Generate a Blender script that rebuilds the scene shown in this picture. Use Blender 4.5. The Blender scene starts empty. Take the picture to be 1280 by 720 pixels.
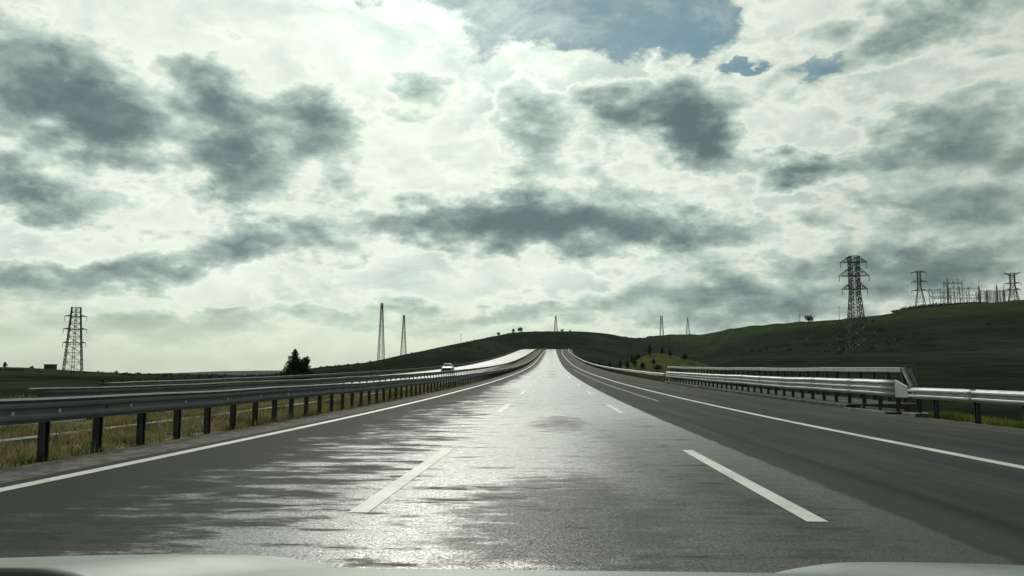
import bpy, math, random
import numpy as np
from mathutils import Vector, Matrix

random.seed(7)
rng = np.random.default_rng(11)
R = math.radians
sc = bpy.context.scene
col = sc.collection

# ------------------------------------------------------------------ camera
EYE = 1.15
F = 1004.0                      # focal length in pixels of a 1280 wide frame
PITCH, YAW = R(6.309), R(2.834)
cam_d = bpy.data.cameras.new('camera')
cam = bpy.data.objects.new('camera', cam_d)
col.objects.link(cam)
cam.location = (0, 0, EYE)
cam.rotation_euler = (R(90) + PITCH, 0, YAW)
cam_d.sensor_width = 36
cam_d.lens = F / 1280 * 36
cam_d.clip_start = 0.05
cam_d.clip_end = 40000
sc.camera = cam
ROT = cam.rotation_euler.to_matrix()


def ray(px, py):
    d = ROT @ Vector(((px - 640) / F, (360 - py) / F, -1.0))
    return d.normalized()


def at(px, py, r):
    """point at horizontal distance r from the viewpoint in a bearing"""
    d = ray(px, py)
    k = r / math.hypot(d.x, d.y)
    return Vector((d.x * k, d.y * k, EYE + d.z * k))


def azel(px, py):
    d = ray(px, py)
    return math.degrees(math.atan2(d.x, d.y)), math.degrees(math.asin(d.z))


# ------------------------------------------------------------------ road geometry
def hermite(xs, ys):
    xs, ys = np.array(xs, float), np.array(ys, float)
    dx = np.diff(xs)
    sl = np.diff(ys) / dx
    m = np.zeros_like(xs)
    m[1:-1] = (sl[:-1] * dx[1:] + sl[1:] * dx[:-1]) / (dx[1:] + dx[:-1])
    m[0], m[-1] = sl[0], sl[-1]

    def f(x):
        x = np.clip(np.asarray(x, float), xs[0], xs[-1])
        i = np.clip(np.searchsorted(xs, x) - 1, 0, len(xs) - 2)
        h = dx[i]
        t = (x - xs[i]) / h
        return ((2 * t**3 - 3 * t**2 + 1) * ys[i] + (t**3 - 2 * t**2 + t) * h * m[i]
                + (-2 * t**3 + 3 * t**2) * ys[i + 1] + (t**3 - t**2) * h * m[i + 1])
    return f


P = hermite([-200, -60, 0, 20, 57, 109, 212, 330, 480, 600, 650, 700, 780, 20000],
            [0, 0, 0, .03, .40, 1.3, 3.9, 8.3, 15.2, 21.4, 23.1, 23.2, 20.0, 20.0])


def SH(y):                       # sideways drift of the carriageway near the crest
    y = np.asarray(y, float)
    return 3.0 * (np.clip(y - 430, 0, 400) / 190) ** 2


YS = np.concatenate([np.arange(-24, 60, 1.0), np.arange(60, 200, 4.0), np.arange(200, 704, 8.0)])


def smooth(a, b, x):
    t = np.clip((np.asarray(x, float) - a) / (b - a), 0, 1)
    return t * t * (3 - 2 * t)


# ------------------------------------------------------------------ mesh helpers
class MB:
    def __init__(s):
        s.v, s.f = [], []

    def poly(s, vs, fs):
        o = len(s.v)
        s.v += [tuple(map(float, p)) for p in vs]
        s.f += [tuple(i + o for i in q) for q in fs]
        return s

    def box(s, c, d, rz=0.0, m=None):
        hx, hy, hz = d[0] / 2, d[1] / 2, d[2] / 2
        M = m if m else Matrix.Rotation(rz, 3, 'Z')
        c = Vector(c)
        vs = [c + M @ Vector((x * hx, y * hy, z * hz)) for x in (-1, 1) for y in (-1, 1) for z in (-1, 1)]
        return s.poly(vs, [(0, 1, 3, 2), (4, 6, 7, 5), (0, 4, 5, 1), (2, 3, 7, 6), (0, 2, 6, 4), (1, 5, 7, 3)])

    def bar(s, p, q, w, n=4, w2=None):
        p, q = Vector(p), Vector(q)
        d = (q - p)
        if d.length < 1e-6:
            return s
        d.normalize()
        a = d.orthogonal().normalized() if abs(d.z) > .95 else d.cross(Vector((0, 0, 1))).normalized()
        b = d.cross(a)
        w2 = w if w2 is None else w2
        vs = []
        for c, ww in ((p, w), (q, w2)):
            for k in range(n):
                t = 2 * math.pi * (k + .5) / n
                vs.append(c + (a * math.cos(t) + b * math.sin(t)) * ww * .5 * (1.25 if n == 4 else 1))
        fs = [(k, (k + 1) % n, n + (k + 1) % n, n + k) for k in range(n)]
        fs += [tuple(range(n))[::-1], tuple(range(n, 2 * n))]
        return s.poly(vs, fs)

    def sweep(s, prof, path, closed=True, caps=True):
        """prof: (lateral, height) points; path: list of (x, y, z) points running in +Y"""
        n = len(prof)
        vs, fs = [], []
        for (x, y, z) in path:
            vs += [(x + a, y, z + b) for a, b in prof]
        m = n if closed else n - 1
        for i in range(len(path) - 1):
            for k in range(m):
                k2 = (k + 1) % n
                fs.append((i * n + k, i * n + k2, (i + 1) * n + k2, (i + 1) * n + k))
        if closed and caps:
            fs.append(tuple(range(n))[::-1])
            fs.append(tuple(range((len(path) - 1) * n, len(path) * n)))
        return s.poly(vs, fs)

    def lathe(s, c, axis, prof, n=20):
        """prof: (radius, offset along axis)"""
        c, ax = Vector(c), Vector(axis).normalized()
        a = ax.orthogonal().normalized()
        b = ax.cross(a)
        vs, fs = [], []
        for r, o in prof:
            for k in range(n):
                t = 2 * math.pi * k / n
                vs.append(c + ax * o + (a * math.cos(t) + b * math.sin(t)) * r)
        for i in range(len(prof) - 1):
            for k in range(n):
                fs.append((i * n + k, i * n + (k + 1) % n, (i + 1) * n + (k + 1) % n, (i + 1) * n + k))
        fs += [tuple(range(n))[::-1], tuple(range((len(prof) - 1) * n, len(prof) * n))]
        return s.poly(vs, fs)

    def build(s, name, mat, parent=None, shade=False, bevel=0):
        me = bpy.data.meshes.new(name)
        me.from_pydata(s.v, [], s.f)
        me.update()
        return link(name, me, mat, parent, shade, bevel)


def link(name, me, mat, parent=None, shade=False, bevel=0):
    o = bpy.data.objects.new(name, me)
    col.objects.link(o)
    if mat:
        me.materials.append(mat)
    if parent:
        o.parent = parent
    if shade:
        me.polygons.foreach_set('use_smooth', [True] * len(me.polygons))
    if bevel:
        b = o.modifiers.new('bevel', 'BEVEL')
        b.width, b.segments, b.limit_method = bevel, 2, 'ANGLE'
    return o


def tag(o, label=None, cat=None, group=None, kind=None):
    if label: o['label'] = label
    if cat: o['category'] = cat
    if group: o['group'] = group
    if kind: o['kind'] = kind
    return o


def empty(name, loc, label, cat, group=None, rz=0):
    o = bpy.data.objects.new(name, None)
    o.empty_display_size = .3
    col.objects.link(o)
    o.location = loc
    o.rotation_euler = (0, 0, rz)
    return tag(o, label, cat, group)


def np_mesh(name, verts, faces_n, mat, parent=None, shade=False):
    """verts (N,3); every face takes faces_n consecutive vertices"""
    n = len(verts)
    me = bpy.data.meshes.new(name)
    nf = n // faces_n
    me.vertices.add(n)
    me.vertices.foreach_set('co', np.asarray(verts, np.float32).ravel())
    me.loops.add(n)
    me.loops.foreach_set('vertex_index', np.arange(n, dtype=np.int32))
    me.polygons.add(nf)
    me.polygons.foreach_set('loop_start', np.arange(0, n, faces_n, dtype=np.int32))
    me.update(calc_edges=True)
    me.validate()
    return link(name, me, mat, parent, shade)


# ------------------------------------------------------------------ materials
class NT:
    def __init__(s, tree):
        s.t = tree
        s.n, s.l = tree.nodes, tree.links

    def new(s, typ, **kw):
        n = s.n.new(typ)
        for k, v in kw.items():
            setattr(n, k, v)
        return n

    def put(s, sock, v):
        if isinstance(v, bpy.types.NodeSocket):
            s.l.new(v, sock)
        elif v is not None:
            sock.default_value = v

    def math(s, op, a, b=None, c=None, clamp=False):
        n = s.new('ShaderNodeMath', operation=op, use_clamp=clamp)
        s.put(n.inputs[0], a); s.put(n.inputs[1], b)
        if c is not None: s.put(n.inputs[2], c)
        return n.outputs[0]

    def vmath(s, op, a, b=None, sc_=None):
        n = s.new('ShaderNodeVectorMath', operation=op)
        s.put(n.inputs[0], a)
        if b is not None: s.put(n.inputs[1], b)
        if sc_ is not None: s.put(n.inputs[3], sc_)
        return n.outputs['Value' if op in ('LENGTH', 'DOT_PRODUCT', 'DISTANCE') else 'Vector']

    def noise(s, vec, scale, detail=4, rough=.5, dist=0, color=False):
        n = s.new('ShaderNodeTexNoise')
        s.put(n.inputs['Vector'], vec)
        n.inputs['Scale'].default_value = scale
        n.inputs['Detail'].default_value = detail
        n.inputs['Roughness'].default_value = rough
        n.inputs['Distortion'].default_value = dist
        return n.outputs['Color' if color else 0]

    def range(s, v, a, b, c=0., d=1., smooth=True):
        n = s.new('ShaderNodeMapRange', interpolation_type='SMOOTHSTEP' if smooth else 'LINEAR')
        s.put(n.inputs[0], v)
        for i, x in enumerate((a, b, c, d)):
            s.put(n.inputs[i + 1], x)
        return n.outputs[0]

    def mix(s, f, a, b, blend='MIX'):
        n = s.new('ShaderNodeMix', data_type='RGBA', blend_type=blend)
        s.put(n.inputs[0], f)
        s.put(n.inputs[6], (*a, 1) if isinstance(a, tuple) else a)
        s.put(n.inputs[7], (*b, 1) if isinstance(b, tuple) else b)
        return n.outputs[2]

    def fmix(s, f, a, b):
        n = s.new('ShaderNodeMix', data_type='FLOAT')
        s.put(n.inputs[0], f); s.put(n.inputs[2], a); s.put(n.inputs[3], b)
        return n.outputs[0]

    def ramp(s, f, stops):
        n = s.new('ShaderNodeValToRGB')
        e = n.color_ramp.elements
        e[0].position, e[0].color = stops[0][0], (*stops[0][1], 1)
        e[1].position, e[1].color = stops[1][0], (*stops[1][1], 1)
        for p, c in stops[2:]:
            x = e.new(p); x.color = (*c, 1)
        s.put(n.inputs[0], f)
        return n.outputs[0]


def material(name):
    m = bpy.data.materials.new(name)
    m.use_nodes = True
    t = NT(m.node_tree)
    b = t.n['Principled BSDF']
    return m, t, b


def noisy(name, c1, c2, scale, rough=.7, metal=0., spec=.4, bump=0., bscale=None, detail=5, c3=None, s3=None, lo=.35, hi=.65, local=False):
    m, t, b = material(name)
    if local:
        pos = t.new('ShaderNodeTexCoord').outputs['Object']
    else:
        pos = t.new('ShaderNodeNewGeometry').outputs['Position']
    c = t.mix(t.range(t.noise(pos, scale, detail, .6), lo, hi), c1, c2)
    if c3:
        c = t.mix(t.range(t.noise(pos, s3, 4, .6), .45, .65), c, c3)
    t.put(b.inputs['Base Color'], c)
    b.inputs['Roughness'].default_value = rough
    b.inputs['Metallic'].default_value = metal
    b.inputs['Specular IOR Level'].default_value = spec
    if bump:
        bn = t.new('ShaderNodeBump')
        bn.inputs['Strength'].default_value = bump
        bn.inputs['Distance'].default_value = .02
        t.put(bn.inputs['Height'], t.noise(pos, bscale or scale * 6, 4, .6))
        t.put(b.inputs['Normal'], bn.outputs[0])
    return m


M = {}
M['galv'] = noisy('galvanised_steel', (.46, .48, .47), (.60, .62, .61), 2.0, .5, .3, .5, .05, 60)
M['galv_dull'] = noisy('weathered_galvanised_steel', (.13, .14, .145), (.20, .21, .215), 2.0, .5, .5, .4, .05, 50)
M['rail_shaded'] = noisy('shade_toned_rail_steel', (.15, .178, .19), (.20, .23, .24), 1.5, .62, .1, .25, .05, 40)  # galvanised steel with the shade of the unlit rail face put into its colour
M['galv_joint'] = noisy('galvanised_joint', (.36, .37, .36), (.48, .49, .48), 5.0, .5, .35, .5)
M['lip_sky_lit'] = noisy('sky_lit_lip_steel', (.55, .57, .56), (.68, .70, .68), 3.0, .42, .3, .5)  # paler copy of the galvanised steel, toned as an edge catching the sky
M['post'] = noisy('dark_post_steel', (.07, .08, .087), (.115, .127, .132), 4.0, .65, .3, .3)  # even dark steel tone for posts, spacers and lower rails
M['lattice'] = noisy('pylon_steel', (.10, .11, .11), (.17, .18, .175), .6, .6, .3, .3)
M['insul'] = noisy('insulator_glass', (.08, .1, .1), (.14, .16, .16), 2, .3)
M['concrete'] = noisy('weathered_concrete', (.24, .24, .22), (.36, .36, .33), 1.6, .85, 0, .25, .3, 30, c3=(.14, .14, .125), s3=.7)
M['reflector'] = noisy('reflector_white', (.75, .75, .72), (.85, .85, .82), 30, .3)
M['leaf'] = noisy('conifer_needles', (.035, .055, .030), (.075, .10, .05), 1.3, .75, 0, .2, local=True)
M['leaf_dark'] = noisy('shrub_leaves', (.026, .042, .022), (.060, .082, .040), 1.0, .75, 0, .2, local=True)
M['bark'] = noisy('bark', (.05, .038, .028), (.09, .07, .05), 8, .9, 0, .15, .5, 20, local=True)
M['blade'] = noisy('median_grass_blades', (.23, .205, .095), (.30, .25, .13), .35, .8, 0, .2, c3=(.09, .115, .045), s3=.9)
M['blade_green'] = noisy('verge_grass_blades', (.13, .17, .03), (.20, .22, .05), .5, .8, 0, .2, c3=(.05, .08, .02), s3=.9)
for _k in ('blade', 'blade_green'):
    _t = NT(M[_k].node_tree)
    _b = _t.n['Principled BSDF']
    _tr = _t.new('ShaderNodeBsdfTranslucent')
    _t.l.new(_b.inputs['Base Color'].links[0].from_socket, _tr.inputs[0])
    _mx = _t.new('ShaderNodeMixShader')
    _mx.inputs[0].default_value = .5
    _t.l.new(_b.outputs[0], _mx.inputs[1]); _t.l.new(_tr.outputs[0], _mx.inputs[2])
    _t.l.new(_mx.outputs[0], _t.n['Material Output'].inputs[0])
M['soil'] = noisy('verge_soil', (.15, .14, .08), (.24, .21, .12), .6, .95, 0, .1, .6, 9, c3=(.05, .062, .025), s3=1.3)
M['gravel'] = noisy('shoulder_grit', (.09, .09, .082), (.21, .205, .185), 2.2, .9, 0, .2, .6, 40, c3=(.06, .06, .055), s3=7)
M['rubber'] = noisy('tyre_rubber', (.012, .012, .013), (.03, .03, .03), 12, .8, 0, .3, .3, 60)
M['chrome'] = noisy('alloy', (.45, .46, .47), (.55, .56, .57), 5, .25, .9)
M['glass_dark'] = noisy('car_glass', (.012, .014, .016), (.018, .02, .022), 3, .06, 0, .6)
M['lamp'] = noisy('headlamp', (.55, .57, .58), (.7, .7, .7), 20, .12, 0, .6)
M['black_trim'] = noisy('black_plastic', (.012, .012, .013), (.025, .025, .026), 12, .55)
M['white_paint'] = noisy('white_car_paint', (.72, .73, .72), (.78, .78, .77), 4, .22, 0, .5)
M['render'] = noisy('grey_rendered_wall', (.07, .075, .075), (.10, .105, .10), .6, .9, 0, .2, .3, 12)
M['roofing'] = noisy('roof_sheet', (.05, .055, .055), (.08, .08, .08), 1.0, .7)
M['substeel'] = noisy('substation_steel', (.20, .215, .21), (.28, .29, .28), .8, .6, .3, .3)
M['porcelain'] = noisy('pale_switchgear', (.5, .52, .5), (.62, .63, .6), .8, .5)


M['deck'] = noisy('dirty_bridge_concrete', (.075, .078, .074), (.13, .132, .124), 1.6, .9, 0, .1, .3, 30)


def road_paint(name, c, wear):
    m, t, b = material(name)
    pos = t.new('ShaderNodeNewGeometry').outputs['Position']
    a = t.range(t.noise(pos, 9, 6, .7), wear - .12, wear + .12)
    big = t.range(t.noise(pos, .9, 3, .6), .3, .7, .0, .35)
    f = t.math('SUBTRACT', a, big, clamp=True)
    t.put(b.inputs['Base Color'], t.mix(f, (.085, .088, .085), c))
    b.inputs['Roughness'].default_value = .55
    b.inputs['Specular IOR Level'].default_value = .4
    return m


M['line'] = road_paint('road_paint_white', (.80, .81, .77), .31)
M['line_worn'] = road_paint('road_paint_worn', (.17, .175, .165), .60)


def make_asphalt():
    m, t, b = material('wet_and_dry_asphalt')
    pos = t.new('ShaderNodeNewGeometry').outputs['Position']
    sp = t.new('ShaderNodeSeparateXYZ')
    t.put(sp.inputs[0], pos)
    X, Y = sp.outputs[0], sp.outputs[1]
    # wet film on the old surfacing: between the left drain strip and the newer porous surfacing on the right
    n_big = t.noise(pos, .55, 5, .6)
    n_mid = t.noise(pos, 1.7, 5, .65)
    n_fin = t.noise(pos, 7.0, 4, .6)
    n_str = t.noise(t.vmath('MULTIPLY', pos, (.55, 1.3, 1)), 3.6, 6, .7)
    edge = t.math('ADD', X, t.math('MULTIPLY_ADD', n_big, -4.2, 2.1))
    edge = t.math('ADD', edge, t.math('MULTIPLY_ADD', n_mid, -3.0, 1.5))
    edge = t.math('ADD', edge, t.math('MULTIPLY_ADD', n_str, -3.4, 1.7))
    left = t.range(edge, -4.4, -2.8)
    # the joint of the newer surfacing
    jx = t.math('ADD', X, t.math('MULTIPLY_ADD', n_mid, .22, -.11))
    new = t.range(jx, 2.80, 2.90)
    # drier places along the lane centre
    def patch(cx, cy, rx, ry, thr):
        dx = t.math('DIVIDE', t.math('SUBTRACT', X, cx), rx)
        dy = t.math('DIVIDE', t.math('SUBTRACT', Y, cy), ry)
        d = t.math('ADD', t.math('MULTIPLY', dx, dx), t.math('MULTIPLY', dy, dy))
        v = t.math('SUBTRACT', t.math('ADD', t.math('MULTIPLY', n_mid, 1.5), t.math('MULTIPLY_ADD', n_str, 2.6, -1.0)), d)
        return t.range(v, thr, thr + .9)
    dry = patch(.1, 6.8, 1.15, 3.6, .0)
    for p in ((.15, 20.0, 1.0, 5.0, .25), (-.1, 118, .9, 5, -.1), (-.1, 142, .9, 6, -.1), (-.15, 100, .8, 3, -.1), (-2.6, 9.0, 1.6, 4.5, .55), (-3.2, 22, 1.4, 9, .6), (1.9, 8, 1.0, 5, .5)):
        dry = t.math('MAXIMUM', dry, patch(*p))
    wet = t.math('MULTIPLY', left, t.math('SUBTRACT', 1.0, new))
    side = t.range(t.math('ADD', X, t.math('MULTIPLY_ADD', n_str, -1.8, .9)), -.1, 1.3)
    nearer = t.range(t.math('ADD', Y, t.math('MULTIPLY_ADD', n_mid, 10.0, -5.0)), 4, 34, .72, .15)
    wet = t.math('MULTIPLY', wet, t.math('SUBTRACT', 1.0, t.math('MULTIPLY', side, nearer)))
    n_st2 = t.noise(t.vmath('MULTIPLY', pos, (.32, 1.0, 1)), 2.3, 6, .72)
    brk = t.range(t.math('ADD', n_st2, t.math('MULTIPLY', t.range(X, -3.6, -.5), .17)), .50, .62, .10, 1.0)
    wet = t.math('MULTIPLY', wet, t.fmix(t.range(Y, 34, 80), brk, 1.0))
    wet = t.math('MULTIPLY', wet, t.math('MULTIPLY_ADD', dry, -.70, 1.0))
    gr2 = t.noise(pos, 42, 3, .75)
    stone = t.range(gr2, .38, .58, .30, 1.0)
    wet = t.math('MULTIPLY', wet, t.fmix(t.range(Y, 8, 32), stone, 1.0))
    # colours
    grit = t.noise(pos, 160, 2, .7)
    old = t.mix(t.range(grit, .35, .68), (.028, .030, .030), (.070, .073, .070))
    old = t.mix(t.range(n_mid, .3, .75), old, (.05, .052, .05))
    fresh = t.mix(t.range(grit, .35, .7), (.030, .033, .034), (.058, .062, .061))
    stain = t.range(t.noise(t.vmath('MULTIPLY', pos, (1.0, .06, 1)), 1.1, 4, .6), .42, .7)
    fresh = t.mix(t.math('MULTIPLY', stain, .75), fresh, (.088, .093, .09))
    track = t.range(t.noise(t.vmath('MULTIPLY', pos, (1.0, .012, 1)), 2.4, 3, .5), .52, .7)
    fresh = t.mix(t.math('MULTIPLY', track, .6), fresh, (.022, .024, .025))
    c = t.mix(new, old, fresh)
    # pale dusty strip outside the right edge line
    dust = t.math('MULTIPLY', t.range(X, 8.6, 9.9), t.range(n_mid, .3, .7))
    c = t.mix(t.math('MULTIPLY', dust, .7), c, (.15, .15, .14))
    c = t.mix(t.math('MULTIPLY', wet, .5), c, (.02, .021, .021))
    t.put(b.inputs['Base Color'], c)
    rw = t.fmix(t.range(n_fin, .3, .7), .2, .36)
    t.put(b.inputs['Roughness'], t.fmix(wet, .78, rw))
    t.put(b.inputs['Specular IOR Level'], t.fmix(wet, .05, .75))
    b.inputs['IOR'].default_value = 1.45
    b.inputs['Coat IOR'].default_value = 1.36
    t.put(b.inputs['Coat Weight'], t.math('MULTIPLY', wet, t.range(n_str, .25, .6, .45, 1.0)))
    b.inputs['Coat Roughness'].default_value = .16
    bn = t.new('ShaderNodeBump')
    t.put(bn.inputs['Strength'], t.fmix(wet, .55, .42))
    bn.inputs['Distance'].default_value = .007
    h = t.math('ADD', t.noise(pos, 75, 2, .7), t.math('MULTIPLY', t.noise(pos, 20, 3, .6), .6))
    cn = t.new('ShaderNodeBump')
    cn.inputs['Strength'].default_value = .5
    cn.inputs['Distance'].default_value = .006
    t.put(cn.inputs['Height'], h)
    t.put(b.inputs['Coat Normal'], cn.outputs[0])
    t.put(bn.inputs['Height'], h)
    t.put(b.inputs['Normal'], bn.outputs[0])
    return m


M['asphalt'] = make_asphalt()


def make_asphalt_far():
    m, t, b = material('wet_opposite_asphalt')
    pos = t.new('ShaderNodeNewGeometry').outputs['Position']
    n = t.noise(pos, .5, 5, .6)
    t.put(b.inputs['Base Color'], t.mix(n, (.03, .032, .031), (.07, .072, .07)))
    lanes = t.noise(t.vmath('MULTIPLY', pos, (1.0, .004, 1)), .9, 3, .6)
    t.put(b.inputs['Roughness'], t.range(lanes, .3, .7, .22, .27))
    b.inputs['Specular IOR Level'].default_value = .6
    return m


M['asphalt_opp'] = make_asphalt_far()


def make_ground():
    m, t, b = material('hillside_grass')
    pos = t.new('ShaderNodeNewGeometry').outputs['Position']
    sp = t.new('ShaderNodeSeparateXYZ')
    t.put(sp.inputs[0], pos)
    flat = t.vmath('MULTIPLY', pos, (1, .45, 1))
    a = t.noise(flat, .006, 6, .6, .4)
    c = t.mix(t.range(a, .38, .62), (.019, .028, .021), (.044, .058, .038))
    c = t.mix(t.range(t.noise(flat, .022, 6, .65, .3), .5, .66), c, (.015, .022, .013))
    c = t.mix(t.range(t.noise(pos, .07, 6, .75), .46, .62, 0, .8), c, (.011, .018, .011))
    c = t.mix(t.range(t.noise(flat, .035, 6, .75), .55, .72, 0, .6), c, (.058, .066, .034))
    c = t.mix(t.range(t.noise(flat, .004, 3, .6), .55, .66, 0, .6), c, (.066, .062, .036))
    hi_ = t.range(t.math('ADD', sp.outputs[2], t.math('MULTIPLY_ADD', t.noise(flat, .01, 5, .6), 30.0, -15.0)), 30, 42, 0, .75)
    hi_ = t.math('MULTIPLY', hi_, t.range(sp.outputs[0], 90, 160))
    c = t.mix(hi_, c, t.mix(t.range(t.noise(flat, .09, 6, .7), .35, .65), (.055, .082, .026), (.034, .048, .020)))
    # terraces and tracks contouring round the slopes
    cz = t.math('ADD', t.math('MULTIPLY', sp.outputs[2], .18), t.math('MULTIPLY', t.noise(pos, .012, 3, .5), 2.2))
    band = t.math('ABSOLUTE', t.math('SINE', t.math('MULTIPLY', cz, 3.14159)))
    c = t.mix(t.range(band, .14, .0, 0, .5), c, (.075, .072, .042))
    # the paler, drier knoll beside the road
    def blob(cx, cy, rx, ry):
        dx = t.math('DIVIDE', t.math('SUBTRACT', sp.outputs[0], cx), rx)
        dy = t.math('DIVIDE', t.math('SUBTRACT', sp.outputs[1], cy), ry)
        return t.math('ADD', t.math('MULTIPLY', dx, dx), t.math('MULTIPLY', dy, dy))
    k = t.math('ADD', blob(24, 196, 15, 34), t.math('MULTIPLY_ADD', t.noise(pos, .16, 5, .65), 1.4, -.7))
    kc = t.mix(t.range(t.noise(pos, .34, 6, .75), .38, .62), (.135, .14, .052), (.065, .08, .034))
    c = t.mix(t.range(k, 1.3, .5), c, kc)
    t.put(b.inputs['Base Color'], c)
    b.inputs['Roughness'].default_value = .95
    b.inputs['Specular IOR Level'].default_value = 0.0
    bn = t.new('ShaderNodeBump')
    bn.inputs['Strength'].default_value = .8
    bn.inputs['Distance'].default_value = .7
    t.put(bn.inputs['Height'], t.noise(pos, .25, 6, .7))
    t.put(b.inputs['Normal'], bn.outputs[0])
    return m


M['ground'] = make_ground()


def make_silver():
    m, t, b = material('silver_car_paint')
    pos = t.new('ShaderNodeNewGeometry').outputs['Position']
    t.put(b.inputs['Base Color'], t.mix(t.noise(pos, 14, 4, .6), (.17, .20, .185), (.21, .24, .22)))
    b.inputs['Metallic'].default_value = .55
    t.put(b.inputs['Roughness'], t.range(t.noise(pos, 3, 4, .6), .3, .7, .34, .44))
    return m


M['silver'] = make_silver()

# ------------------------------------------------------------------ terrain
SKY_LINE = [  # px, py of the ridge, distance of the ridge in metres
    (-900, 440, 700), (-400, 452, 650), (0, 459.5, 520), (30, 460, 520), (60, 461.5, 520), (100, 463.5, 520), (150, 466, 540), (200, 468, 560),
    (250, 469.5, 560), (330, 470, 520), (360, 467, 480), (390, 461.5, 480), (440, 455.5, 560), (475, 450, 620), (520, 441, 680),
    (560, 433, 720), (600, 424.5, 760), (625, 418.5, 790), (641, 415, 800), (660, 413.5, 820), (690, 413.2, 860), (720, 413.4, 860),
    (740, 414.6, 860), (770, 418.5, 860), (790, 420.8, 900), (800, 421.2, 950), (812, 419.5, 1000), (840, 417.8, 1000), (880, 417, 900),
    (900, 413.5, 820), (930, 407.2, 760), (960, 404.2, 720), (1000, 401.2, 680), (1040, 399.5, 650), (1066, 396.5, 640), (1100, 393, 640),
    (1125, 388.5, 640), (1150, 384, 640), (1200, 379.5, 640), (1280, 374, 640), (1500, 360, 600), (2200, 350, 560)]
_az, _z, _r = [], [], []
for px, py, r in SKY_LINE:
    p = at(px, py, r)
    _az.append(math.atan2(p.x, p.y)); _z.append(p.z); _r.append(r)
f_z, f_r = hermite(_az, _z), hermite(_az, _r)
FAR = [(-300, 470), (120, 469), (180, 467), (215, 466.6), (255, 464.8), (300, 463.6), (340, 463.2), (380, 463), (420, 465), (470, 468), (600, 471), (2200, 471)]
_fa = [math.atan2(at(a, b, 5200).x, at(a, b, 5200).y) for a, b in FAR]
_fz = [at(a, b, 5200).z for a, b in FAR]
f_far = hermite(_fa, _fz)


def vnoise(x, y, s, seed=0):
    """smooth value noise, numpy"""
    x, y = np.asarray(x, float) / s, np.asarray(y, float) / s
    xi, yi = np.floor(x), np.floor(y)
    fx, fy = x - xi, y - yi
    fx, fy = fx * fx * (3 - 2 * fx), fy * fy * (3 - 2 * fy)

    def h(a, b):
        v = np.sin(a * 127.1 + b * 311.7 + seed * 74.7) * 43758.5453
        return v - np.floor(v)
    return (h(xi, yi) * (1 - fx) + h(xi + 1, yi) * fx) * (1 - fy) + (h(xi, yi + 1) * (1 - fx) + h(xi + 1, yi + 1) * fx) * fy - .5


def terrain(x, y):
    x, y = np.asarray(x, float), np.asarray(y, float)
    az = np.arctan2(x, y)
    r = np.hypot(x, y)
    azc = np.clip(az, _az[0], _az[-1])
    zs, rs = f_z(azc), f_r(azc)
    fwd = 1 - smooth(_az[-1] - .05, _az[-1] + .6, np.abs(az))
    zs = zs * fwd
    right = smooth(-.02, .1, az)
    z0 = -1.2 - 2.2 * right
    t = np.clip((r - 30) / (rs - 30), 0, 1)
    t_r = t ** (1.25) * (1 - right) + right * (t ** 2.3)
    z = z0 * (1 - smooth(0, .5, t)) + zs * t_r
    over = np.clip(r - rs, 0, None)
    z = np.where(r > rs, np.maximum(zs - over * .012 * (1 + over / 500) , -6.0), z)
    # distant hills
    z = z + (np.maximum(f_far(np.clip(az, _fa[0], _fa[-1])), 0) * fwd + 6) * smooth(3600, 5200, r)
    # roughness of the land
    amp = smooth(60, 500, r)
    z = z + amp * (vnoise(x, y, 90, 1) * 1.6 + vnoise(x, y, 37, 2) * .7)
    # knoll right of the road
    z = z + 7.6 * np.exp(-((x - 22.5) / 9.0) ** 2 - ((y - 200) / 30) ** 2) + 4.6 * np.exp(-((x - 34) / 9) ** 2 - ((y - 190) / 26) ** 2)
    # road corridor
    xs = x - SH(y)
    d = np.maximum(np.maximum(-26.5 - xs, xs - 13.0), 0)
    w = smooth(0, 7 + np.clip(y, 0, 900) * .035, d)
    w = np.maximum(w, smooth(640, 700, y))
    w = np.maximum(w, smooth(-120, -160, y) * 0)
    return (P(y) - .45) * (1 - w) + z * w


def graded(a, b, step, grow, end):
    out = list(np.arange(a, b, step))
    v, s = out[-1], step
    while v < end:
        s *= grow
        v += s
        out.append(v)
    return out


xr = graded(0, 40, 1.6, 1.055, 9000)
xl = [-v for v in xr][::-1]
gx = np.array(xl[:-1] + xr)
yf = graded(0, 140, 3.0, 1.026, 9000)
yb = [-v for v in graded(0, 30, 6.0, 1.25, 3000)][::-1]
gy = np.array(yb[:-1] + yf)
XX, YY = np.meshgrid(gx, gy)
ZZ = terrain(XX, YY)
gv = np.stack([XX, YY, ZZ], -1).reshape(-1, 3)
nx, ny = len(gx), len(gy)
me = bpy.data.meshes.new('ground')
idx = np.arange(nx * ny).reshape(ny, nx)
fs = np.stack([idx[:-1, :-1], idx[:-1, 1:], idx[1:, 1:], idx[1:, :-1]], -1).reshape(-1, 4)
me.from_pydata(gv.tolist(), [], fs.tolist())
tag(link('ground', me, M['ground'], None, True), kind='structure')


def ground_z(x, y):
    """height of the ground sheet itself (bilinear on its grid)"""
    i = int(np.clip(np.searchsorted(gx, x) - 1, 0, nx - 2))
    j = int(np.clip(np.searchsorted(gy, y) - 1, 0, ny - 2))
    a, b = (x - gx[i]) / (gx[i + 1] - gx[i]), (y - gy[j]) / (gy[j + 1] - gy[j])
    return float((ZZ[j, i] * (1 - a) + ZZ[j, i + 1] * a) * (1 - b) + (ZZ[j + 1, i] * (1 - a) + ZZ[j + 1, i + 1] * a) * b)


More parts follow.
